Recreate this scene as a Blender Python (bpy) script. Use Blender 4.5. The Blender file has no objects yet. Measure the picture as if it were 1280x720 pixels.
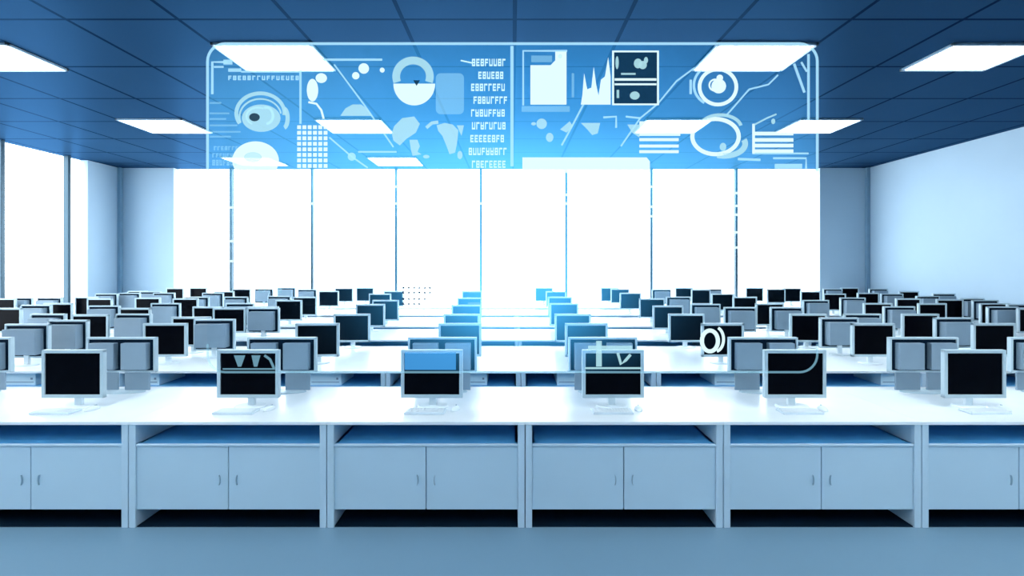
import bpy, bmesh, math, random
from mathutils import Vector, Matrix
random.seed(5)
COL = bpy.context.scene.collection
SC = bpy.context.scene

# ------------------------------------------------------------------ camera numbers
F, CZ, CXP, HY = 590.0, 1.875, 640.0, 328.0      # focal length (px of 1280), eye height, centre, horizon row
ROOM_L, ROOM_R, FAR, BACK, CEIL = -10.8, 9.805, 13.0, -4.0, 4.475

# ------------------------------------------------------------------ materials
def nt(name):
    m = bpy.data.materials.new(name); m.use_nodes = True
    t = m.node_tree; t.nodes.clear()
    return m, t, t.nodes.new('ShaderNodeOutputMaterial')

def principled(name, col, rough=.5, metal=0.0, var=.04, scale=6.0, spec=.5, bump=0.0, coat=0.0):
    m, t, out = nt(name)
    b = t.nodes.new('ShaderNodeBsdfPrincipled')
    tc = t.nodes.new('ShaderNodeTexCoord')
    n = t.nodes.new('ShaderNodeTexNoise'); n.inputs['Scale'].default_value = scale; n.inputs['Detail'].default_value = 3
    t.links.new(tc.outputs['Object'], n.inputs['Vector'])
    r = t.nodes.new('ShaderNodeValToRGB')
    r.color_ramp.elements[0].position = .3; r.color_ramp.elements[1].position = .7
    r.color_ramp.elements[0].color = tuple(c * (1 - var) for c in col) + (1,)
    r.color_ramp.elements[1].color = tuple(min(1, c * (1 + var)) for c in col) + (1,)
    t.links.new(n.outputs['Fac'], r.inputs['Fac'])
    t.links.new(r.outputs['Color'], b.inputs['Base Color'])
    b.inputs['Roughness'].default_value = rough; b.inputs['Metallic'].default_value = metal
    b.inputs['Specular IOR Level'].default_value = spec; b.inputs['Coat Weight'].default_value = coat
    if bump:
        bp = t.nodes.new('ShaderNodeBump'); bp.inputs['Strength'].default_value = bump; bp.inputs['Distance'].default_value = .01
        t.links.new(n.outputs['Fac'], bp.inputs['Height']); t.links.new(bp.outputs['Normal'], b.inputs['Normal'])
    t.links.new(b.outputs[0], out.inputs[0])
    return m

def emitter(name, col, s):
    m, t, out = nt(name)
    e = t.nodes.new('ShaderNodeEmission'); e.inputs[0].default_value = (*col, 1); e.inputs[1].default_value = s
    t.links.new(e.outputs[0], out.inputs[0]); return m

HK = .36                          # hologram brightness
def glow(name, col, s, keep):
    """hologram light: adds its own light to what is seen through it"""
    m, t, out = nt(name)
    e = t.nodes.new('ShaderNodeEmission'); e.inputs[0].default_value = (*col, 1); e.inputs[1].default_value = s * HK
    tr = t.nodes.new('ShaderNodeBsdfTransparent'); tr.inputs[0].default_value = (keep, keep, keep, 1)
    a = t.nodes.new('ShaderNodeAddShader')
    t.links.new(e.outputs[0], a.inputs[0]); t.links.new(tr.outputs[0], a.inputs[1]); t.links.new(a.outputs[0], out.inputs[0])
    return m

M = {}
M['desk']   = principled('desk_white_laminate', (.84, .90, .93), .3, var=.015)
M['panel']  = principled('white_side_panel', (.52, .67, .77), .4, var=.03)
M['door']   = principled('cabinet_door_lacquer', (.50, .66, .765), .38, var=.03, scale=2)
M['carcass']= principled('blue_cabinet_board', (.10, .40, .72), .5, var=.08)
M['handle'] = principled('grey_handle', (.30, .42, .50), .4, .2)
M['bezel']  = principled('pale_grey_plastic', (.44, .56, .62), .45, var=.03)
M['housing']= principled('mid_grey_housing', (.20, .285, .36), .5, var=.08, scale=3)
M['dark']   = principled('dark_blue_back_and_shade', (.003, .012, .026), .6, var=.2, spec=.04)
M['screen'] = principled('black_screen', (.0015, .002, .004), .2, spec=.03, var=.2)
M['key']    = principled('white_key_plastic', (.80, .87, .90), .5, var=.02)
M['keygap'] = principled('grey_key_gap', (.66, .76, .82), .5)
M['wall']   = principled('blue_white_wall', (.33, .45, .55), .7, var=.03, scale=.7, bump=.05)
M['trim']   = principled('slate_trim', (.16, .28, .38), .5)
M['mullion']= principled('dark_window_metal', (.02, .06, .09), .4, .3)
M['lampframe'] = principled('light_fixture_metal', (.30, .42, .52), .35, .5)
M['lamp'] = emitter('lamp_diffuser', (.86, .95, 1.0), 7.0)
M['case'] = principled('pale_case_metal', (.66, .82, .88), .45, var=.03)

# floor
def floor_mat():
    m, t, out = nt('blue_grey_resin_floor')
    b = t.nodes.new('ShaderNodeBsdfPrincipled'); tc = t.nodes.new('ShaderNodeTexCoord')
    n = t.nodes.new('ShaderNodeTexNoise'); n.inputs['Scale'].default_value = 1.3; n.inputs['Detail'].default_value = 5
    r = t.nodes.new('ShaderNodeValToRGB')
    r.color_ramp.elements[0].color = (.155, .275, .37, 1); r.color_ramp.elements[1].color = (.175, .30, .40, 1)
    n2 = t.nodes.new('ShaderNodeTexNoise'); n2.inputs['Scale'].default_value = 40
    mr = t.nodes.new('ShaderNodeMapRange'); mr.inputs['To Min'].default_value = .27; mr.inputs['To Max'].default_value = .36
    L = t.links.new
    L(tc.outputs['Object'], n.inputs['Vector']); L(n.outputs['Fac'], r.inputs['Fac']); L(r.outputs['Color'], b.inputs['Base Color'])
    L(tc.outputs['Object'], n2.inputs['Vector']); L(n2.outputs['Fac'], mr.inputs['Value']); L(mr.outputs[0], b.inputs['Roughness'])
    L(b.outputs[0], out.inputs[0]); return m

# ceiling: square metal tiles with dark joints
def ceil_mat():
    m, t, out = nt('blue_metal_ceiling_tiles')
    L = t.links.new
    b = t.nodes.new('ShaderNodeBsdfPrincipled'); tc = t.nodes.new('ShaderNodeTexCoord')
    sp = t.nodes.new('ShaderNodeSeparateXYZ'); L(tc.outputs['Object'], sp.inputs[0])
    def joint(sock, off, step, w):
        a = t.nodes.new('ShaderNodeMath'); a.operation = 'ADD'; a.inputs[1].default_value = off; L(sock, a.inputs[0])
        p = t.nodes.new('ShaderNodeMath'); p.operation = 'PINGPONG'; p.inputs[1].default_value = step / 2; L(a.outputs[0], p.inputs[0])
        c = t.nodes.new('ShaderNodeMath'); c.operation = 'LESS_THAN'; c.inputs[1].default_value = w; L(p.outputs[0], c.inputs[0])
        return c.outputs[0]
    j1 = joint(sp.outputs[0], 24.0 - .03, 1.2, .022); j2 = joint(sp.outputs[1], 24.4 - 5.05, 1.22, .018)
    mx = t.nodes.new('ShaderNodeMath'); mx.operation = 'MAXIMUM'; L(j1, mx.inputs[0]); L(j2, mx.inputs[1])
    n = t.nodes.new('ShaderNodeTexNoise'); n.inputs['Scale'].default_value = .6; L(tc.outputs['Object'], n.inputs['Vector'])
    r = t.nodes.new('ShaderNodeValToRGB')
    r.color_ramp.elements[0].color = (.013, .038, .078, 1); r.color_ramp.elements[1].color = (.017, .047, .092, 1)
    L(n.outputs['Fac'], r.inputs['Fac'])
    mc = t.nodes.new('ShaderNodeMix'); mc.data_type = 'RGBA'
    L(mx.outputs[0], mc.inputs[0]); L(r.outputs['Color'], mc.inputs[6]); mc.inputs[7].default_value = (.001, .004, .012, 1)
    L(mc.outputs[2], b.inputs['Base Color']); b.inputs['Specular IOR Level'].default_value = 0.0
    gl = t.nodes.new('ShaderNodeBsdfGlossy'); gl.inputs[0].default_value = (.10, .34, .75, 1); gl.inputs['Roughness'].default_value = .32
    ms = t.nodes.new('ShaderNodeMixShader'); ms.inputs[0].default_value = .05
    L(b.outputs[0], ms.inputs[1]); L(gl.outputs[0], ms.inputs[2]); L(ms.outputs[0], out.inputs[0]); return m

def glass_mat():
    m, t, out = nt('clear_window_glass')
    g = t.nodes.new('ShaderNodeBsdfGlossy'); g.inputs['Roughness'].default_value = .02
    tr = t.nodes.new('ShaderNodeBsdfTransparent'); tr.inputs[0].default_value = (.96, .985, 1, 1)
    mx = t.nodes.new('ShaderNodeMixShader'); mx.inputs[0].default_value = .05
    t.links.new(tr.outputs[0], mx.inputs[1]); t.links.new(g.outputs[0], mx.inputs[2]); t.links.new(mx.outputs[0], out.inputs[0])
    return m
M['floor'] = floor_mat(); M['ceiling'] = ceil_mat(); M['glass'] = glass_mat()

# ------------------------------------------------------------------ mesh helpers
def box(bm, x0, x1, y0, y1, z0, z1, bev=0.0, seg=2):
    r = bmesh.ops.create_cube(bm, size=1)
    vs = r['verts']
    bmesh.ops.scale(bm, vec=(abs(x1-x0), abs(y1-y0), abs(z1-z0)), verts=vs)
    bmesh.ops.translate(bm, vec=((x0+x1)/2, (y0+y1)/2, (z0+z1)/2), verts=vs)
    if bev:
        es = list({e for v in vs for e in v.link_edges})
        bmesh.ops.bevel(bm, geom=es, offset=bev, segments=seg, profile=.6, affect='EDGES', clamp_overlap=True)

def prism_y(bm, pts, y0, y1):
    """outline in (x,z) extruded from y0 to y1"""
    a = [bm.verts.new((x, y0, z)) for x, z in pts]; b = [bm.verts.new((x, y1, z)) for x, z in pts]
    n = len(pts)
    bm.faces.new(a); bm.faces.new(list(reversed(b)))
    for i in range(n):
        bm.faces.new((a[(i+1) % n], a[i], b[i], b[(i+1) % n]))

def disc_z(bm, cx, cy, rx, ry, z0, z1, n=28, taper=.9):
    lo = [bm.verts.new((cx+rx*math.cos(2*math.pi*i/n), cy+ry*math.sin(2*math.pi*i/n), z0)) for i in range(n)]
    mi = [bm.verts.new((cx+rx*math.cos(2*math.pi*i/n), cy+ry*math.sin(2*math.pi*i/n), (z0+z1)/2)) for i in range(n)]
    hi = [bm.verts.new((cx+taper*rx*math.cos(2*math.pi*i/n), cy+taper*ry*math.sin(2*math.pi*i/n), z1)) for i in range(n)]
    bm.faces.new(list(reversed(lo))); bm.faces.new(hi)
    for A, B in ((lo, mi), (mi, hi)):
        for i in range(n):
            bm.faces.new((A[i], A[(i+1) % n], B[(i+1) % n], B[i]))

def obj(name, bm, mat, parent=None, smooth=False):
    bmesh.ops.recalc_face_normals(bm, faces=bm.faces)
    me = bpy.data.meshes.new(name); bm.to_mesh(me); bm.free()
    me.materials.append(M[mat] if isinstance(mat, str) else mat)
    if smooth:
        for p in me.polygons: p.use_smooth = True
    o = bpy.data.objects.new(name, me); COL.objects.link(o)
    if parent: o.parent = parent
    return o

def thing(name, label, cat, loc=(0, 0, 0), group=None, rz=0):
    o = bpy.data.objects.new(name, None); COL.objects.link(o)
    o.empty_display_size = .1
    o.location = loc; o.rotation_euler = (0, 0, rz); o['label'] = label; o['category'] = cat
    if group: o['group'] = group
    return o

def dup(root, loc, rz=0, label=None, group=None):
    r = root.copy(); COL.objects.link(r); r.location = loc; r.rotation_euler = (0, 0, rz)
    if label: r['label'] = label
    if group: r['group'] = group
    for ch in list(root.children):
        c = ch.copy(); COL.objects.link(c); c.parent = r
        for g in list(ch.children):
            d = g.copy(); COL.objects.link(d); d.parent = c
    return r

def struct(name, bm, mat, parent=None):
    o = obj(name, bm, mat, parent)
    if not parent: o['kind'] = 'structure'
    return o

def ordinal(i):
    w = ['first', 'second', 'third', 'fourth', 'fifth', 'sixth', 'seventh', 'eighth', 'ninth', 'tenth', 'eleventh', 'twelfth',
         'thirteenth', 'fourteenth', 'fifteenth', 'sixteenth', 'seventeenth', 'eighteenth', 'nineteenth', 'twentieth',
         'twenty-first', 'twenty-second', 'twenty-third', 'twenty-fourth', 'twenty-fifth', 'twenty-sixth', 'twenty-seventh']
    return w[i]

# ------------------------------------------------------------------ the room
bm = bmesh.new(); box(bm, ROOM_L-.2, ROOM_R+.2, BACK-.2, FAR+.2, -.1, 0); struct('floor', bm, 'floor')
bm = bmesh.new(); box(bm, ROOM_L-.2, ROOM_R+.2, BACK-.2, FAR+.2, CEIL, CEIL+.12); struct('ceiling', bm, 'ceiling')
bm = bmesh.new(); box(bm, ROOM_R, ROOM_R+.2, BACK-.2, FAR+.2, 0, CEIL); struct('wall_right', bm, 'wall')
bm = bmesh.new(); box(bm, ROOM_L, ROOM_R, BACK-.2, BACK, 0, CEIL); struct('wall_back', bm, 'wall')
WX0, WX1, SILL = -9.32, 8.48, .3
bm = bmesh.new()
box(bm, ROOM_L-.2, WX0, FAR, FAR+.2, 0, CEIL); box(bm, WX1, ROOM_R, FAR, FAR+.2, 0, CEIL)
box(bm, WX0, WX1, FAR, FAR+.2, 0, SILL); struct('wall_far', bm, 'wall')
LW0, LW1 = 1.04, 12.02
bm = bmesh.new()
box(bm, ROOM_L-.2, ROOM_L, LW1, FAR, 0, CEIL); box(bm, ROOM_L-.2, ROOM_L, BACK-.2, LW0, 0, CEIL)
box(bm, ROOM_L-.2, ROOM_L, LW0, LW1, 0, SILL); struct('wall_left', bm, 'wall')
bm = bmesh.new(); box(bm, ROOM_L, ROOM_L+.09, FAR-.09, FAR, 0, CEIL, .01); struct('trim_1', bm, 'trim')
bm = bmesh.new(); box(bm, ROOM_R-.09, ROOM_R, FAR-.09, FAR, 0, CEIL, .01); struct('trim_2', bm, 'trim')

wn = 0
def window(fx, frame_boxes, pane_box):
    global wn; wn += 1
    r = bpy.data.objects.new('window_%d' % wn, None); COL.objects.link(r); r['kind'] = 'structure'; r.location = fx
    b = bmesh.new()
    for q in frame_boxes: box(b, *q, bev=.006, seg=1)
    obj('window_frame', b, 'mullion', r)
    b = bmesh.new(); box(b, *pane_box); obj('window_pane', b, 'glass', r)
# far wall: posts where the photo shows them
edges = [WX0] + [(x-640)*FAR/F for x in (287.5, 389, 494.5, 601, 708, 815, 921.5)] + [WX1]
for i in range(len(edges)-1):
    x0, x1 = edges[i], edges[i+1]; w = x1-x0
    fb = [(0, w, .06, .14, SILL, SILL+.05)]
    if i: fb.append((-.032, .032, .02, .14, SILL, CEIL))
    window((x0, FAR, 0), fb, (.02, w-.02, .095, .105, SILL, CEIL))
# left wall
ys = [12.02, 11.54, 10.03, 8.53, 7.03, 5.53, 4.03, 2.53, 1.04]
for i in range(len(ys)-1):
    y1, y0 = ys[i], ys[i+1]; w = y1-y0
    fb = [(-.14, -.06, 0, w, SILL, SILL+.05), (-.14, -.01, -.04, .04, SILL, CEIL)]
    window((ROOM_L, y0, 0), fb, (-.105, -.095, .02, w-.02, SILL, CEIL))

# ------------------------------------------------------------------ ceiling lights
lamp_proto = None
def lamp(x0, x1, y0, y1, label):
    r = thing('ceiling_light', label, 'ceiling light', ((x0+x1)/2, (y0+y1)/2, CEIL), 'recessed ceiling lights')
    w, d = (x1-x0)/2, (y1-y0)/2; t = .035
    b = bmesh.new()
    box(b, -w, w, -d, -d+t, -.03, 0, .004, 1); box(b, -w, w, d-t, d, -.03, 0, .004, 1)
    box(b, -w, -w+t, -d, d, -.03, 0, .004, 1); box(b, w-t, w, -d, d, -.03, 0, .004, 1)
    obj('light_frame', b, 'lampframe', r)
    b = bmesh.new(); box(b, -w+t, w-t, -d+t, d-t, -.022, -.004); obj('diffuser', b, 'lamp', r)
cols = [(-7.17, -5.97, 'leftmost column'), (-3.57, -2.37, 'column left of centre'), (2.43, 3.63, 'column right of centre'), (5.22, 6.35, 'rightmost column')]
rows = [(5.58, 6.36, 'nearest row'), (8.52, 9.42, 'middle row'), (11.6, 12.6, 'row by the far windows')]
for y0, y1, rn in rows:
    for x0, x1, cn in cols:
        if rn.startswith('row') and cn in ('rightmost column', 'column right of centre'): continue
        lamp(x0, x1, y0, y1, 'white rectangular ceiling light, %s, %s' % (rn, cn))
for y0, y1, rn in ((2.4, 3.2, 'above the front desks'), (.4, 1.3, 'over the open floor'), (-1.6, -.7, 'behind the viewer')):  # unseen lamp rows, added as frontal fill light
    for x0, x1, cn in cols:
        lamp(x0, x1, y0, y1, 'added out-of-view ceiling fill light %s, %s' % (rn, cn))

# ------------------------------------------------------------------ desks
D0 = -2.708                       # x of one joint between two desks
BAY, DZ, TT = 1.4, .751, .022
def make_desk(depth, cab, label, group, bay=BAY):
    r = thing('office_desk', label, 'desk', (0, 0, 0), group)
    h = bay/2 - .003; p = .047; ht = bay/2 - .0004
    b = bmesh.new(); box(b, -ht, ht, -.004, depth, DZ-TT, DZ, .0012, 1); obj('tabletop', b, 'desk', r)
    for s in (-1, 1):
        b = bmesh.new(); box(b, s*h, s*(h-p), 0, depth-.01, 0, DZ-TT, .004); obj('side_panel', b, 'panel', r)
    iw = h - p - .001
    if cab:
        cd = .62; z0, z1 = .125, .59
        b = bmesh.new()
        box(b, -iw, iw, .035, cd, z0, z0+.02); box(b, -iw, iw, .022, cd, z1-.02, z1)
        box(b, -iw, -iw+.02, .035, cd, z0, z1); box(b, iw-.02, iw, .035, cd, z0, z1); box(b, -iw, iw, cd-.02, cd, .003, DZ-TT)
        obj('cabinet_body', b, 'carcass', r)
        b = bmesh.new(); box(b, -iw, iw, .004, .021, z1-.016, z1, .002, 1); obj('front_rail', b, 'panel', r)
        b = bmesh.new(); box(b, -iw, iw, .012, cd-.022, 0, .008, .001, 1); obj('shade_board', b, 'dark', r)  # dark sheet on the floor standing in for the shade under the cabinet
        for s in (-1, 1):
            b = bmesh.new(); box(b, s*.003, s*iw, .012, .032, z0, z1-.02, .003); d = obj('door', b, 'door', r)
            b = bmesh.new()
            prof = [(0, .30), (.006, .312), (.009, .335), (.006, .358), (0, .37), (-.004, .37), (.001, .357), (.003, .335), (.001, .313), (-.004, .30)]
            prism_y(b, [(s*(.062-x*.8), z) for x, z in prof], .002, .013)
            obj('handle', b, 'handle', d)
    else:
        b = bmesh.new(); box(b, -iw, iw, depth*.5, depth*.5+.02, .25, DZ-TT, .002, 1); obj('modesty_panel', b, 'carcass', r)
    return r

# desk rows: front edge, depth, cabinet
ROWS = [(3.331, .93, True), (4.88, 1.45, True), (6.84, 1.12, True), (8.29, 1.37, False), (10.05, 1.25, False), (11.65, 1.1, False)]
RN = ['front row', 'second row', 'third row', 'fourth row', 'fifth row', 'sixth row by the windows']
ROWK = {}; END = {}
for ri, (y, dep, cab) in enumerate(ROWS):
    xv = 640*(y+dep*.6)/F + .2
    ks = ROWK[ri] = [k for k in range(-8, 12) if D0+BAY*(k+1) > max(-xv, ROOM_L+.1) and D0+BAY*k < min(xv, ROOM_R-.1)
          and D0+BAY*k > ROOM_L+.02 and D0+BAY*(k+1) < ROOM_R-.02]
    proto = None
    for i, k in enumerate(ks):
        lab = 'white office desk%s in the %s, %s from the left' % (' with two cabinet doors' if ri == 0 else '', RN[ri], ordinal(i))
        loc = (D0+BAY*(k+.5), y, 0); g = 'white desks in the ' + RN[ri]
        if proto is None:
            proto = make_desk(dep, cab, lab, g); proto.location = loc
        else: dup(proto, loc, 0, lab, g)
    END[ri] = D0+BAY*(ks[-1]+1)
    if ri >= 2 and ks[-1] == 7:           # a narrower desk fills the row up to the right wall
        wd = ROOM_R-.03-END[ri]
        o = make_desk(dep, cab, 'narrower white office desk ending the %s at the right wall' % RN[ri], 'white desks in the ' + RN[ri], wd)
        o.location = (END[ri]+wd/2, y, 0); END[ri] += wd

# ------------------------------------------------------------------ monitors (origin: on the desk, under the screen)
W, B0, T0 = .476, .079, .449      # width, bottom and top of the panel above the desk
def stand(r, y=.045, z=.12):
    b = bmesh.new(); box(b, -.028, .028, y-.014, y+.014, .008, z+.09, .006); obj('neck', b, 'key', r)
    b = bmesh.new(); disc_z(b, 0, y-.01, .125, .085, 0, .012); obj('stand_base', b, 'key', r)

def ringbox(b, w, z0, z1, y0, y1, t, bev=.004):
    box(b, -w/2, w/2, y0, y1, z1-t, z1, bev); box(b, -w/2, w/2, y0, y1, z0, z0+t, bev)
    box(b, -w/2, -w/2+t, y0, y1, z0, z1, bev); box(b, w/2-t, w/2, y0, y1, z0, z1, bev)

def make_front():
    r = thing('computer_monitor', 'x', 'monitor')
    b = bmesh.new(); ringbox(b, W, B0, T0, -.016, .02, .026); obj('bezel', b, 'bezel', r)
    b = bmesh.new(); box(b, -W/2+.022, W/2-.022, -.008, .004, B0+.022, T0-.022); obj('screen', b, 'screen', r)
    b = bmesh.new(); box(b, -W/2+.01, W/2-.01, .012, .032, B0+.01, T0-.01, .006)
    box(b, -W/2+.09, W/2-.09, .03, .05, B0+.06, T0-.07, .008); obj('back_shell', b, 'bezel', r)
    stand(r)
    return r

def make_back():                  # seen from behind: pale rim, dark recess, grey box-like housing
    r = thing('computer_monitor', 'x', 'monitor')
    b = bmesh.new(); ringbox(b, W, B0, T0, -.01, .03, .02); obj('rim', b, 'bezel', r)
    b = bmesh.new(); box(b, -W/2+.016, W/2-.016, 0, .02, B0+.016, T0-.016); obj('back_panel', b, 'dark', r)
    b = bmesh.new(); box(b, -.18, .18, -.095, .004, B0+.045, T0-.05, .008); obj('housing', b, 'housing', r)
    b = bmesh.new(); box(b, -W/2+.018, W/2-.018, .02, .026, B0+.018, T0-.018); obj('screen', b, 'screen', r)
    stand(r, .0)
    return r

def make_twin():                  # the wide ones along the far side of the front desks
    r = thing('computer_monitor', 'x', 'monitor')
    w, z0, z1 = .60, .165, .47
    b = bmesh.new(); ringbox(b, w, z0, z1, -.01, .03, .018); obj('rim', b, 'bezel', r)
    b = bmesh.new(); box(b, -w/2+.015, w/2-.015, 0, .02, z0+.015, z1-.015); obj('back_panel', b, 'dark', r)
    for s in (-1, 1):
        b = bmesh.new(); box(b, s*.03, s*.25, -.05, .004, z0+.03, z1-.045, .006); obj('housing', b, 'housing', r)
    b = bmesh.new(); box(b, -w/2+.016, w/2-.016, .02, .026, z0+.016, z1-.016); obj('screen', b, 'screen', r)
    for s in (-1, 1):
        b = bmesh.new(); box(b, s*.03, s*.245, -.004, .012, .01, z0+.01, .004); obj('support_plate', b, 'housing', r)
    b = bmesh.new(); disc_z(b, 0, -.02, .22, .075, 0, .012); obj('stand_base', b, 'bezel', r)
    return r

def make_keyboard():
    r = thing('keyboard', 'x', 'keyboard')
    b = bmesh.new(); box(b, -.15, .15, -.055, .055, 0, .016, .005); obj('keyboard_case', b, 'keygap', r)
    b = bmesh.new()
    for j in range(4):
        for i in range(13):
            x = -.138 + i*.0213; y = -.046 + j*.0235
            if j == 0 and 4 <= i <= 8:
                if i == 4: box(b, x, x+.0213*5-.003, y, y+.02, .014, .021)
                continue
            box(b, x, x+.0183, y, y+.0205, .014, .021)
    k = obj('keys', b, 'key', r); k['kind'] = 'stuff'
    return r

def make_mouse():
    r = thing('computer_mouse', 'x', 'mouse')
    b = bmesh.new(); bmesh.ops.create_uvsphere(b, u_segments=20, v_segments=12, radius=1)
    bmesh.ops.scale(b, vec=(.032, .055, .03), verts=b.verts)
    for v in b.verts: v.co.z = max(v.co.z, 0) * (1.0 if v.co.y > 0 else .9)
    obj('mouse_body', b, 'key', r, True)
    b = bmesh.new(); box(b, -.004, .004, .02, .035, .022, .031, .002); obj('scroll_wheel', b, 'handle', r)
    return r

protos = {}
MAKE = {'F': make_front, 'R': make_back, 'T': make_twin, 'K': make_keyboard, 'M': make_mouse}
def put(kind, x, y, label, group, rz=0, z=DZ):
    if kind not in protos:
        o = protos[kind] = MAKE[kind](); o.location = (x, y, z); o.rotation_euler = (0, 0, rz)
        o['label'] = label; o['group'] = group; return o
    return dup(protos[kind], (x, y, z), rz, label, group)

# front desks: one black screen per desk, one wide monitor turned away behind it
for i in range(6):
    xc = D0 + BAY*(i-.5)
    xm = (((92.5, 311, 540, 766, 993, 1217)[i])-640)*3.65/F
    put('F', xm, 3.65, 'light grey monitor with black screen on the front desks, %s from the left' % ordinal(i), 'screens on the front desks')
    put('K', xm-.03, 3.55-.015, 'thin white keyboard before the %s black screen from the left, front desks' % ordinal(i), 'keyboards on the front desks')
    put('M', xm+.185, 3.60, 'small white mouse beside the %s keyboard from the left, front desks' % ordinal(i), 'mice on the front desks', -.2)
for i in range(-1, 7):
    xt = D0 + BAY*(i-.5)
    if i == -1: xt = -4.67
    if i == 6: xt = 4.65
    if abs(xt)*F/4.1 > 690 : continue
    put('T', xt, 4.12, 'wide monitor turned away, grey twin housings, far edge of front desks, %s from left' % ordinal(i+1), 'monitors turned away on the front desks')

# everything further back, read off as (column, top row, kind) and set on the desk that stands there
SPOTS = [
 # left block
 (207,404,'F'),(239,396,'F'),(287,388,'F'),(169,385,'F'),(8,386,'F'),(4,373,'F'),(73,377,'F'),(113,393,'F'),(109,371,'F'),(47,368,'F'),
 (172,363,'F'),(232,373,'F'),(280,364,'F'),(302,361,'F'),(219,360,'F'),(238,358,'F'),(329,383,'F'),(361,375,'F'),(381,371,'F'),
 (411,363,'F'),(430,360,'F'),(449,358,'F'),(397,404,'F'),(440,390,'F'),(463,380,'F'),(482,375,'F'),(475,368,'F'),(492,363,'F'),
 (34,405,'R'),(85,400,'R'),(150,392,'R'),(45,381,'R'),(92,365,'R'),(133,368,'R'),(207,379,'R'),(246,371,'R'),(266,366,'R'),
 (152,368,'R'),(192,364,'R'),(268,399,'R'),(316,388,'R'),(349,370,'R'),(384,362,'R'),(75,361,'R'),(205,366,'R'),(330,361,'R'),(358,358,'R'),(140,360,'R'),(116,361,'R'),
 (12,363,'R'),
 # centre
 (575,404,'F'),(577,392,'F'),(583,381,'F'),(587,372,'F'),(590,363,'F'),
 (680,358,'F'),(695,364,'F'),(733,404,'F'),(716,391,'F'),(705,379,'F'),(700,371,'F'),
 # right block
 (762,358,'F'),(775,361,'F'),(788,366,'F'),(815,373,'F'),(835,382,'F'),(858,391,'F'),(903,404,'F'),
 (855,358,'F'),(876,362,'F'),(903,368,'F'),(931,371,'F'),(962,379,'F'),(1010,389,'F'),(1043,368,'F'),(1097,377,'F'),(1013,364,'F'),
 (943,358,'F'),(970,361,'F'),(990,360,'F'),(1136,364,'F'),(1150,390,'F'),(1187,374,'F'),(1243,377,'F'),(1242,404,'F'),(1291,388,'F'),(1091,404,'F'),
 (983,384,'R'),(1049,397,'R'),(1066,372,'R'),(1124,383,'R'),(1160,370,'R'),(1192,397,'R'),(1215,373,'R'),(1262,384,'R'),
 (1041,361,'R'),(1098,361,'R'),(1165,362,'R'),(1208,365,'R'),(1245,367,'R'),(1272,370,'R'),(848,371,'R'),(925,384,'R'),(882,380,'R'),(1020,376,'R'),(827,362,'R'),(895,362,'R'),(1115,368,'R'),(1180,368,'R'),(1230,375,'R'),(1135,373,'F'),(1085,366,'F'),(1062,358,'F'),(1275,380,'R'),(1165,379,'F'),(1078,390,'R'),(60,390,'R'),(185,372,'F'),(295,371,'R'),(25,372,'R'),(62,372,'R'),(130,382,'R'),(125,373,'F'),(255,384,'F'),(300,379,'R'),
]
placed = []
for (px, py, k) in SPOTS:
    y = .675*F/(py-HY)
    best = None
    for ri, (r0, dep, _) in enumerate(ROWS):
        if ri == 0: continue
        c = min(max(y, r0+.16), r0+dep-.13)
        if best is None or abs(c-y) < abs(best[0]-y): best = (c, ri)
    y, ri = best
    x = (px-640)*y/F
    for _ in range(12):                       # keep apart from its neighbours on the same desks
        hit = [q for q in placed if abs(q[0]-x) < .49 and abs(q[1]-y) < .20]
        if not hit: break
        r0, dep, _c = ROWS[ri]
        q = hit[0]
        ny = q[1] + (.21 if y >= q[1] else -.21)
        if r0+.14 < ny < r0+dep-.11 and not [p for p in placed if abs(p[0]-x) < .49 and abs(p[1]-ny) < .20]:
            y = ny
        else:
            x = q[0] + (.50 if x >= q[0] else -.50)
    if x < D0+BAY*ROWK[ri][0]+.15 or x > END[ri]-.14 or [q for q in placed if abs(q[0]-x) < .485 and abs(q[1]-y) < .18]:
        continue
    x = min(x, END[ri]-.26) if ri >= 2 else x
    placed.append((x, y, k, ri))
byrow = {}
for p in placed: byrow.setdefault((p[3], p[2]), []).append(p)
for (ri, k), lst in sorted(byrow.items()):
    lst.sort(key=lambda p: p[0]/p[1])
    for i, (x, y, _, _) in enumerate(lst):
        if k == 'F': lab = 'light grey monitor with black screen on the %s of desks, %s from left' % (RN[ri].replace(' by the windows', ''), ordinal(i))
        else: lab = 'monitor turned away with grey housing on the %s of desks, %s from left' % (RN[ri].replace(' by the windows', ''), ordinal(i))
        put(k, x, y, lab, ('screens' if k == 'F' else 'monitors turned away') + ' on the %s of desks' % RN[ri], random.uniform(-.04, .04))

# slim pale computer cases in the open shelf of the second row
cases = [(28, .33), (181, .34), (408, .33), (593, .27), (712, .27), (917, .42), (1120, .36)]
for i, (px, w) in enumerate(cases):
    r = thing('computer_case', 'pale slim computer case in the open shelf of second desk row, %s from left' % ordinal(i), 'computer case',
              ((px-640)*4.96/F, 4.93, .59), 'computer cases under the second row')
    b = bmesh.new(); box(b, -w/2, w/2, .004, .40, 0, .127, .006); obj('case_body', b, 'case', r)
    b = bmesh.new(); box(b, -w/2+.02, w/2-.02, 0, .006, .03, .037); box(b, w/2-.05, w/2-.03, 0, .006, .06, .08); obj('drive_slot', b, 'housing', r)

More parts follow.
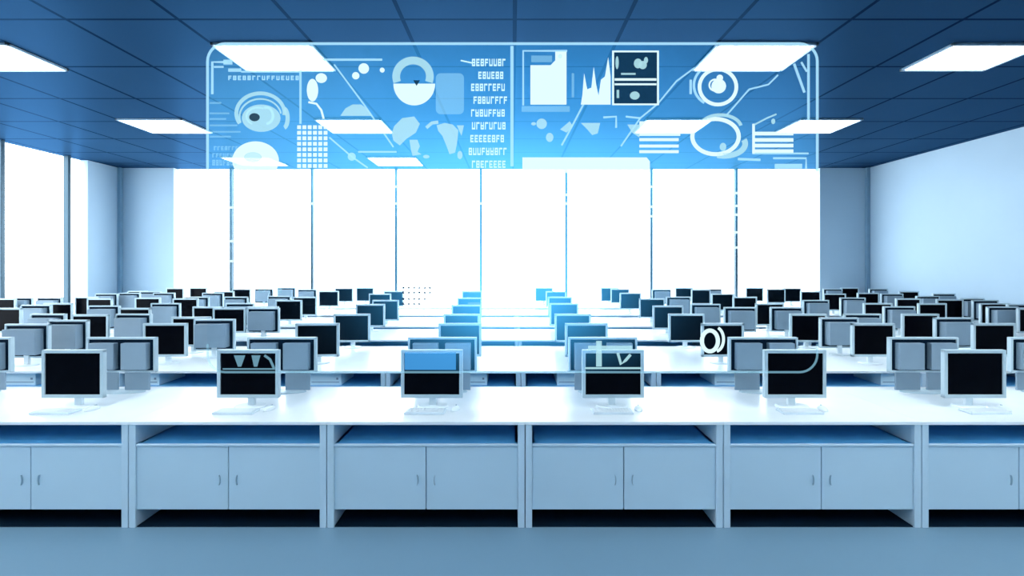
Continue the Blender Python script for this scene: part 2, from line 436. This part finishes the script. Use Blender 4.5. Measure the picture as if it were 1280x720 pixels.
# ------------------------------------------------------------------ the hologram: a see-through light panel hovering above the front desks
PY = 3.42; S = PY/F
def hx(px): return (px-640)*S
def hz(py): return (HY-py)*S
holo = thing('hologram_display', 'large glowing blue see-through display with charts and dials hovering above the front desks', 'hologram', (0, PY, CZ))
M['hline'] = glow('hologram_line_light', (.42, .78, 1.0), .55, .55)
M['hwhite'] = glow('hologram_white_light', (.72, .95, 1.0), .85, .25)
M['hsoft'] = glow('hologram_soft_light', (.30, .65, .85), .26, .8)
M['hmid'] = glow('hologram_mid_light', (.50, .86, .95), .5, .5)
M['hdark'] = glow('hologram_dark_field', (.01, .06, .14), .4, .25)
M['hdot'] = glow('hologram_text_light', (.6, .92, 1.0), .75, .35)

def pane_mat():
    m, t, out = nt('hologram_field')
    L = t.links.new
    tc = t.nodes.new('ShaderNodeTexCoord')
    def gauss(cx, cz, rx, rz):
        mp = t.nodes.new('ShaderNodeMapping'); mp.vector_type = 'TEXTURE'
        mp.inputs['Location'].default_value = (hx(cx), 0, hz(cz)); mp.inputs['Scale'].default_value = (rx*S, 1000, rz*S)
        L(tc.outputs['Object'], mp.inputs['Vector'])
        d = t.nodes.new('ShaderNodeVectorMath'); d.operation = 'DOT_PRODUCT'; L(mp.outputs[0], d.inputs[0]); L(mp.outputs[0], d.inputs[1])
        ng = t.nodes.new('ShaderNodeMath'); ng.operation = 'MULTIPLY'; ng.inputs[1].default_value = -1; L(d.outputs['Value'], ng.inputs[0])
        ex = t.nodes.new('ShaderNodeMath'); ex.operation = 'EXPONENT'; L(ng.outputs[0], ex.inputs[0])
        return ex.outputs[0]
    shaders = []
    for col, s, g in (((.05, .34, .70), 1.0, gauss(640, 355, 115, 72)), ((.05, .26, .44), .75, gauss(640, 222, 330, 62)), ((.002, .07, .17), 1.0, gauss(640, 130, 320, 120)),
                      ((.10, .45, .75), .14, gauss(330, 130, 190, 90))):
        e = t.nodes.new('ShaderNodeEmission'); e.inputs[0].default_value = (*col, 1)
        mu = t.nodes.new('ShaderNodeMath'); mu.operation = 'MULTIPLY'; mu.inputs[1].default_value = s * HK
        L(g, mu.inputs[0]); L(mu.outputs[0], e.inputs[1]); shaders.append(e)
    tr = t.nodes.new('ShaderNodeBsdfTransparent'); tr.inputs[0].default_value = (.97, .99, 1, 1); shaders.append(tr)
    cur = shaders[0].outputs[0]
    for s in shaders[1:]:
        a = t.nodes.new('ShaderNodeAddShader'); L(cur, a.inputs[0]); L(s.outputs[0], a.inputs[1]); cur = a.outputs[0]
    L(cur, out.inputs[0]); return m

def rrect(x0, y0, x1, y1, r, n=8):
    pts = []
    for cx, cy, a0 in ((x1-r, y0+r, -90), (x1-r, y1-r, 0), (x0+r, y1-r, 90), (x0+r, y0+r, 180)):
        for i in range(n+1):
            a = math.radians(a0+90*i/n); pts.append((cx+r*math.cos(a), cy+r*math.sin(a)))
    return pts
TH = .003
LAY = [0.0]
def flat(b, pts, lay=0):
    y = -.004 - lay*.004
    prism_y(b, [(hx(x), hz(yy)) for x, yy in pts], y-TH, y)
def line(b, pts, w, closed=False, lay=0):
    P = [Vector((hx(x), hz(y))) for x, y in pts]; n = len(P); y = -.004-lay*.004; hw = w*S/2
    L_, R_ = [], []
    for i in range(n):
        a = P[i-1] if (i or closed) else P[i]; c = P[(i+1) % n] if (i < n-1 or closed) else P[i]
        d = (c-a).normalized(); nn = Vector((-d.y, d.x)) * hw
        L_.append(P[i]+nn); R_.append(P[i]-nn)
    rings = [[b.verts.new((p.x, yy, p.y)) for p, yy in ((l, y), (l, y-TH), (r_, y-TH), (r_, y))] for l, r_ in zip(L_, R_)]
    m = n if closed else n-1
    for i in range(m):
        A, B_ = rings[i], rings[(i+1) % n]
        for j in range(4): b.faces.new((A[j], A[(j+1) % 4], B_[(j+1) % 4], B_[j]))
    if not closed:
        b.faces.new(rings[0]); b.faces.new(list(reversed(rings[-1])))
def ell(cx, cy, rx, ry=None, a0=0, a1=360, n=40):
    ry = ry or rx
    full = abs(a1-a0) >= 360
    return [(cx+rx*math.cos(math.radians(a0+(a1-a0)*i/n)), cy+ry*math.sin(math.radians(a0+(a1-a0)*i/n))) for i in range(n if full else n+1)]
def rect(b, x0, y0, x1, y1, lay=0): flat(b, [(x0, y0), (x1, y0), (x1, y1), (x0, y1)], lay)
def part(name, b, mat, parent=None): return obj(name, b, mat, parent or holo)
N = bmesh.new
# field and frame
b = N(); prism_y(b, [(hx(x), hz(y)) for x, y in rrect(259, 54, 1022, 466, 22)], 0, .002); part('light_field', b, pane_mat())
b = N(); line(b, [(260, 214)] + [p for p in rrect(260, 55, 1021, 465, 22)[18+9:]] + [p for p in rrect(260, 55, 1021, 465, 22)[:9]] + [(1021, 214)], 3.2); part('frame_line', b, 'hline')
b = N(); line(b, [(1021, 430)] + rrect(260, 55, 1021, 465, 22)[9:27] + [(260, 430)], 2.6); part('lower_frame_line', b, 'hsoft')
b = N(); line(b, [(640, 58), (640, 208)], 4); part('centre_line', b, 'hline')
b = N(); line(b, [(1010, 68), (1010, 160)], 3); line(b, [(992, 80), (1005, 116)], 3); line(b, [(1001, 78), (1008, 90)], 2.4); part('corner_strokes', b, 'hline')
b = N(); line(b, [(266, 118), (266, 78), (285, 78)], 3); line(b, [(268, 84), (280, 84)], 2.2); rect(b, 280, 75, 291, 81); part('corner_bracket', b, 'hline')
# text strips (illegible strokes)
def strokes(b, x0, x1, y, h, step=5.2, w=3.2, seed=1, lay=0):
    rnd = random.Random(seed); x = x0
    while x < x1-2:
        k = rnd.random()
        rect(b, x, y, x+1.2, y+h, lay)
        if k < .7: rect(b, x+1.2, y, x+w, y+h*.22, lay)
        if k > .3: rect(b, x+1.2, y+h*.78, x+w, y+h, lay)
        if .2 < k < .8: rect(b, x+1.2, y+h*.4, x+w-.4, y+h*.6, lay)
        if k > .5: rect(b, x+w-1, y, x+w, y+h, lay)
        x += step
b = N(); rect(b, 286, 86, 302, 90); rect(b, 302, 89, 375, 91); strokes(b, 286, 375, 95, 5.5, 6, 3.8, 3); part('heading_text', b, 'hline')
b = N()
for i, (x0, y) in enumerate(((590, 74), (598, 90), (589, 105), (592, 121), (589, 137), (590, 153), (588, 169), (586, 185), (590, 201))):
    b = N(); strokes(b, x0, 632, y, 9, 5.4, 4.1, 10+i)
    if i == 0: line(b, [(576, 76), (590, 79)], 1.6)
    part('text_line', b, 'hdot')
b = N()
for i, y in enumerate((121, 134, 141, 149, 157, 163)): line(b, [(263, y+8), (263+(14, 24, 20, 34, 38, 26)[i], y+8)], 2)
part('side_notes', b, 'hsoft')
for x0, x1, y, h_, sd in ((268, 300, 183, 5, 31), (266, 292, 192, 5, 32), (266, 296, 200, 7, 33)):
    b = N(); strokes(b, x0, x1, y, h_, 4.5, 3.2, sd); part('note_text_line', b, 'hsoft')
# dials on the left
d = N(); line(d, ell(326, 142, 30, 25, 150, 365), 4.5); line(d, ell(326, 146, 26, 22, 160, 350), 2); dial = part('dial', d, 'hmid')
d = N(); flat(d, ell(327, 148, 24, 17)); part('dial_face', d, 'hmid', dial)
d = N(); flat(d, ell(319, 147, 6.5, 5), 1); part('dial_hub', d, 'hdark', dial)
d = N(); line(d, ell(334, 145, 8, 10, -110, 90), 3, False, 1); line(d, ell(323, 146, 14, 11, 120, 300), 2, False, 1); part('dial_arc', d, 'hline', dial)
d = N(); line(d, ell(355, 148, 5, 12, -80, 80), 5); part('dial_tab', d, 'hmid', dial)
d = N(); flat(d, ell(320, 201, 29, 24)); di = part('disc', d, 'hwhite')
d = N(); flat(d, ell(317, 197, 11, 6.5), 1); part('disc_centre', d, 'hmid', di)
# verticals, bubbles
b = N(); line(b, [(376, 84), (376, 155)], 2.6); line(b, [(384, 75), (478, 75)], 2.6); line(b, [(297, 212), (376, 212)], 1.2); part('guide_line', b, 'hline')
b = N()
for q in (ell(391, 113, 7, 14), ell(402, 98, 7, 6), ell(455, 86, 6.5), ell(445, 95, 4.5), ell(478, 88, 3)):
    b = N(); flat(b, q); part('bubble', b, 'hwhite')
b = N(); line(b, [(386, 128), (396, 130), (402, 138), (405, 149)], 2.5); part('bubble_tail', b, 'hwhite')
b = N(); flat(b, [(426, 145), (432, 136), (441, 131), (452, 131), (460, 137), (465, 145)]); part('dome_shape', b, 'hmid')
b = N(); line(b, [(418, 81), (436, 105), (456, 132), (492, 184)], 2); line(b, [(448, 190), (496, 190)], 2); line(b, [(412, 172), (440, 196), (460, 210)], 2); flat(b, ell(440, 196, 5)); part('diagonal_line', b, 'hline')
# dot grid
b = N()
for j in range(8):
    for i in range(6): rect(b, 372+i*6.6, 157+j*6.9, 376.6+i*6.6, 161.6+j*6.9)
part('dot_grid', b, 'hwhite')
# pie ring
p = N(); flat(p, ell(518, 105, 26, 27, 0, 180, 30)); pie = part('pie_chart', p, 'hwhite')
p = N(); line(p, ell(516.5, 96, 21, 20, 160, 380), 9.5); part('pie_ring', p, 'hmid', pie)
p = N(); flat(p, [(517, 101), (525, 101), (521, 108)], 1); part('pie_pointer', p, 'hdark', pie)
b = N(); flat(b, rrect(545, 92, 580, 143, 6)); part('soft_tile', b, 'hsoft')
# world map
b = N()
flat(b, [(493, 158), (503, 148), (518, 146), (525, 155), (520, 166), (508, 174), (500, 182), (492, 176), (490, 167)])
flat(b, [(512, 175), (522, 175), (525, 183), (522, 190), (527, 193), (516, 195), (514, 188)]); flat(b, ell(533, 196, 4, 2.2))
flat(b, [(546, 157), (556, 154), (566, 156), (573, 163), (572, 174), (571, 181), (569, 191), (562, 193), (558, 182), (553, 170), (548, 164)])
flat(b, ell(575, 194, 3.2, 5)); line(b, [(533, 160), (540, 154), (548, 153)], 4); flat(b, [(571, 157), (580, 157), (577, 170)])
part('world_map', b, 'hmid')
# note panel
n_ = N(); flat(n_, [(663, 82), (688, 82), (694, 76), (694, 65), (708, 65), (708, 131), (663, 131)]); note = part('note_panel', n_, 'hwhite')
n_ = N(); line(n_, [(654, 132), (654, 64), (709, 64)], 2.4); part('note_edge', n_, 'hline', note)
n_ = N(); rect(n_, 664, 70, 690, 78); flat(n_, ell(700, 71, 2.5), 1); part('note_tab', n_, 'hsoft', note)
n_ = N(); rect(n_, 652, 133, 712, 140); part('note_shadow_bar', n_, 'hsoft', note)
# bar chart
b = N()
flat(b, [(726, 131), (728, 118), (730, 92), (733, 108), (734, 112), (739, 110), (742, 84), (745, 106), (748, 120), (751, 100), (756, 96), (760, 72), (763, 96), (763, 131)])
part('bar_chart', b, 'hwhite')
b = N(); line(b, [(716, 92), (716, 122)], 3); part('thin_bar', b, 'hsoft')
# twin window
w_ = N(); rect(w_, 766, 66, 822, 131); tw = part('dark_window', w_, 'hdark')
w_ = N(); line(w_, [(766, 65), (822, 65), (822, 131), (766, 131)], 3, True, 1); line(w_, [(768, 100), (820, 100)], 2.8, False, 1); line(w_, [(768, 106), (820, 106)], 2.2, False, 1); part('window_border', w_, 'hwhite', tw)
for q in (ell(797, 80, 5, 6), ell(803, 82, 5), ell(807, 76, 2.5, 4), ell(793, 120, 6, 5), ell(771, 79, 2, 8)):
    w_ = N(); flat(w_, q, 1); part('window_symbol', w_, 'hmid', tw)
w_ = N(); line(w_, [(776, 93), (794, 93)], 2.2, False, 1); line(w_, [(772, 113), (772, 123)], 3, False, 1); part('window_rule', w_, 'hmid', tw)
# lower map on the right half
b = N()
for q in (ell(677, 155, 6.5, 6.5), ell(687, 172, 4.6, 5.6), ell(667, 155, 3, 2)):
    b = N(); flat(b, q); part('island', b, 'hmid')
for q in ([(700, 162), (712, 152), (716, 158), (708, 166)], [(726, 154), (750, 154), (747, 167), (740, 169), (734, 162)], [(784, 156), (800, 156), (799, 172), (790, 166)]):
    b = N(); flat(b, q); part('island', b, 'hmid')
b = N(); line(b, [(754, 147), (770, 146), (770, 160)], 2.4); line(b, [(782, 146), (800, 148)], 2.2); line(b, [(729, 131), (716, 156), (702, 182)], 2.2)
line(b, [(868, 85), (845, 102), (822, 130), (800, 148), (776, 183)], 2); line(b, [(936, 112), (922, 128), (908, 144)], 2); line(b, [(936, 112), (960, 106), (972, 94)], 2); part('sketch_line', b, 'hline')
# list blocks
b = N(); rect(b, 799, 152, 850, 170)
for y in (173, 181, 188): rect(b, 799, y, 848, y+3.6)
part('list_block', b, 'hwhite')
b = N()
for y in (165, 173, 180, 187): rect(b, 940, y, 991, y+4.4)
rect(b, 940, 155, 943, 192); part('list_block', b, 'hwhite')
b = N(); line(b, [(941, 157), (958, 148), (970, 143)], 2); flat(b, ell(966, 152, 2.4, 3.4)); part('scribble', b, 'hmid')
b = N(); line(b, [(940, 192), (1010, 192)], 2.2); line(b, [(966, 198), (1007, 198), (1007, 211)], 2.4); line(b, [(922, 199), (950, 200)], 3); rect(b, 968, 205, 1002, 211); part('table_bracket', b, 'hline')
# round gauges on the right
g_ = N(); line(g_, ell(897, 109, 23, 22), 4.4, True); ga = part('gauge', g_, 'hwhite')
g_ = N(); line(g_, ell(893, 107, 26, 25, 120, 230), 3); line(g_, [(863, 100), (863, 118)], 3); part('gauge_scale', g_, 'hline', ga)
g_ = N(); flat(g_, ell(898, 108, 9, 9), 0); flat(g_, ell(899, 98, 4, 4), 1); line(g_, ell(893, 107, 7), 2, True, 1); part('gauge_hub', g_, 'hwhite', ga)
g_ = N(); line(g_, ell(894, 171, 29, 22), 5, True); ga2 = part('gauge', g_, 'hwhite')
g_ = N(); line(g_, ell(900, 160, 26, 16, 190, 350), 4); line(g_, ell(905, 180, 26, 15, -20, 110), 7); part('gauge_scale', g_, 'hmid', ga2)
g_ = N(); flat(g_, ell(903, 184, 4, 5), 1); part('gauge_hub', g_, 'hmid', ga2)
# bright banner and ticks over the windows
b = N(); flat(b, [(653, 197), (808, 197), (812, 202), (812, 216), (653, 216)]); part('banner', b, 'hwhite')
b = N()
for x, yy in ((287, (258, 300, 325)), (389, (253,)), (494, (232, 253)), (601, (253,)), (708, (242, 253)), (815, (232, 257, 269)), (921, (240, 256, 267, 289, 308))):
    for y in yy:
        b = N(); rect(b, x-5, y, x+5, y+3); part('tick_mark', b, 'hwhite')
# lower part of the display
b = N()
for j, (y, n_c) in enumerate(((358, 6), (364, 6), (372, 5), (378, 4))):
    for i in range(n_c): rect(b, 503+i*6.6, y, 506.2+i*6.6, y+3.2)
part('small_dot_grid', b, M['hdark'])
b = N()
for y, x1 in ((358, 620), (364, 612), (372, 611), (378, 611)): rect(b, 585, y, x1, y+2)
part('small_list', b, 'hsoft')
r_ = N(); line(r_, ell(887, 426, 10, 13), 5, True); line(r_, ell(894, 424, 10, 15, -70, 80), 3.5); part('lower_ring', r_, 'hwhite')
b = N(); flat(b, [(293, 444), (307, 444), (302, 458), (298, 458)]); flat(b, [(315, 444), (326, 444), (322, 458), (318, 458)]); line(b, [(331, 444), (338, 449), (343, 460)], 3); line(b, [(279, 461), (345, 461)], 1.8)
part('triangle_row', b, 'hsoft')
b = N(); rect(b, 745, 426, 752, 458); rect(b, 735, 432, 790, 437); line(b, [(772, 441), (776, 455), (782, 450), (788, 443)], 3.5); line(b, [(731, 460), (802, 460)], 2.4); part('letter_strokes', b, 'hmid')
b = N(); rect(b, 506, 440, 570, 462); part('small_tile', b, glow('hologram_tile_light', (.06, .33, .75), .55, .6))
b = N(); strokes(b, 324, 354, 357, 9, 6, 4.5, 41); part('small_text', b, 'hsoft')

# ------------------------------------------------------------------ daylight
w = bpy.data.worlds.new('daylight'); SC.world = w; w.use_nodes = True
t = w.node_tree; t.nodes.clear()
out = t.nodes.new('ShaderNodeOutputWorld'); bg = t.nodes.new('ShaderNodeBackground')
bg.inputs[0].default_value = (.88, .95, 1.0, 1); bg.inputs[1].default_value = 3.0
t.links.new(bg.outputs[0], out.inputs[0])

cam = bpy.data.cameras.new('camera'); co = bpy.data.objects.new('camera', cam); COL.objects.link(co)
co.location = (0, 0, CZ); co.rotation_euler = (math.radians(90), 0, 0)
cam.sensor_width = 36; cam.lens = F/1280*36; cam.clip_start = .05
cam.shift_y = (HY-360)/1280.0
SC.camera = co
SC.view_settings.view_transform = 'Standard'; SC.view_settings.look = 'None'
SC.view_settings.exposure = 1.5; SC.view_settings.gamma = 1.0; SC.view_settings.use_curve_mapping = False
SC.cycles.use_denoising = True
SC.cycles.max_bounces = 8; SC.cycles.diffuse_bounces = 5; SC.cycles.transparent_max_bounces = 24
SC.cycles.sample_clamp_indirect = 6
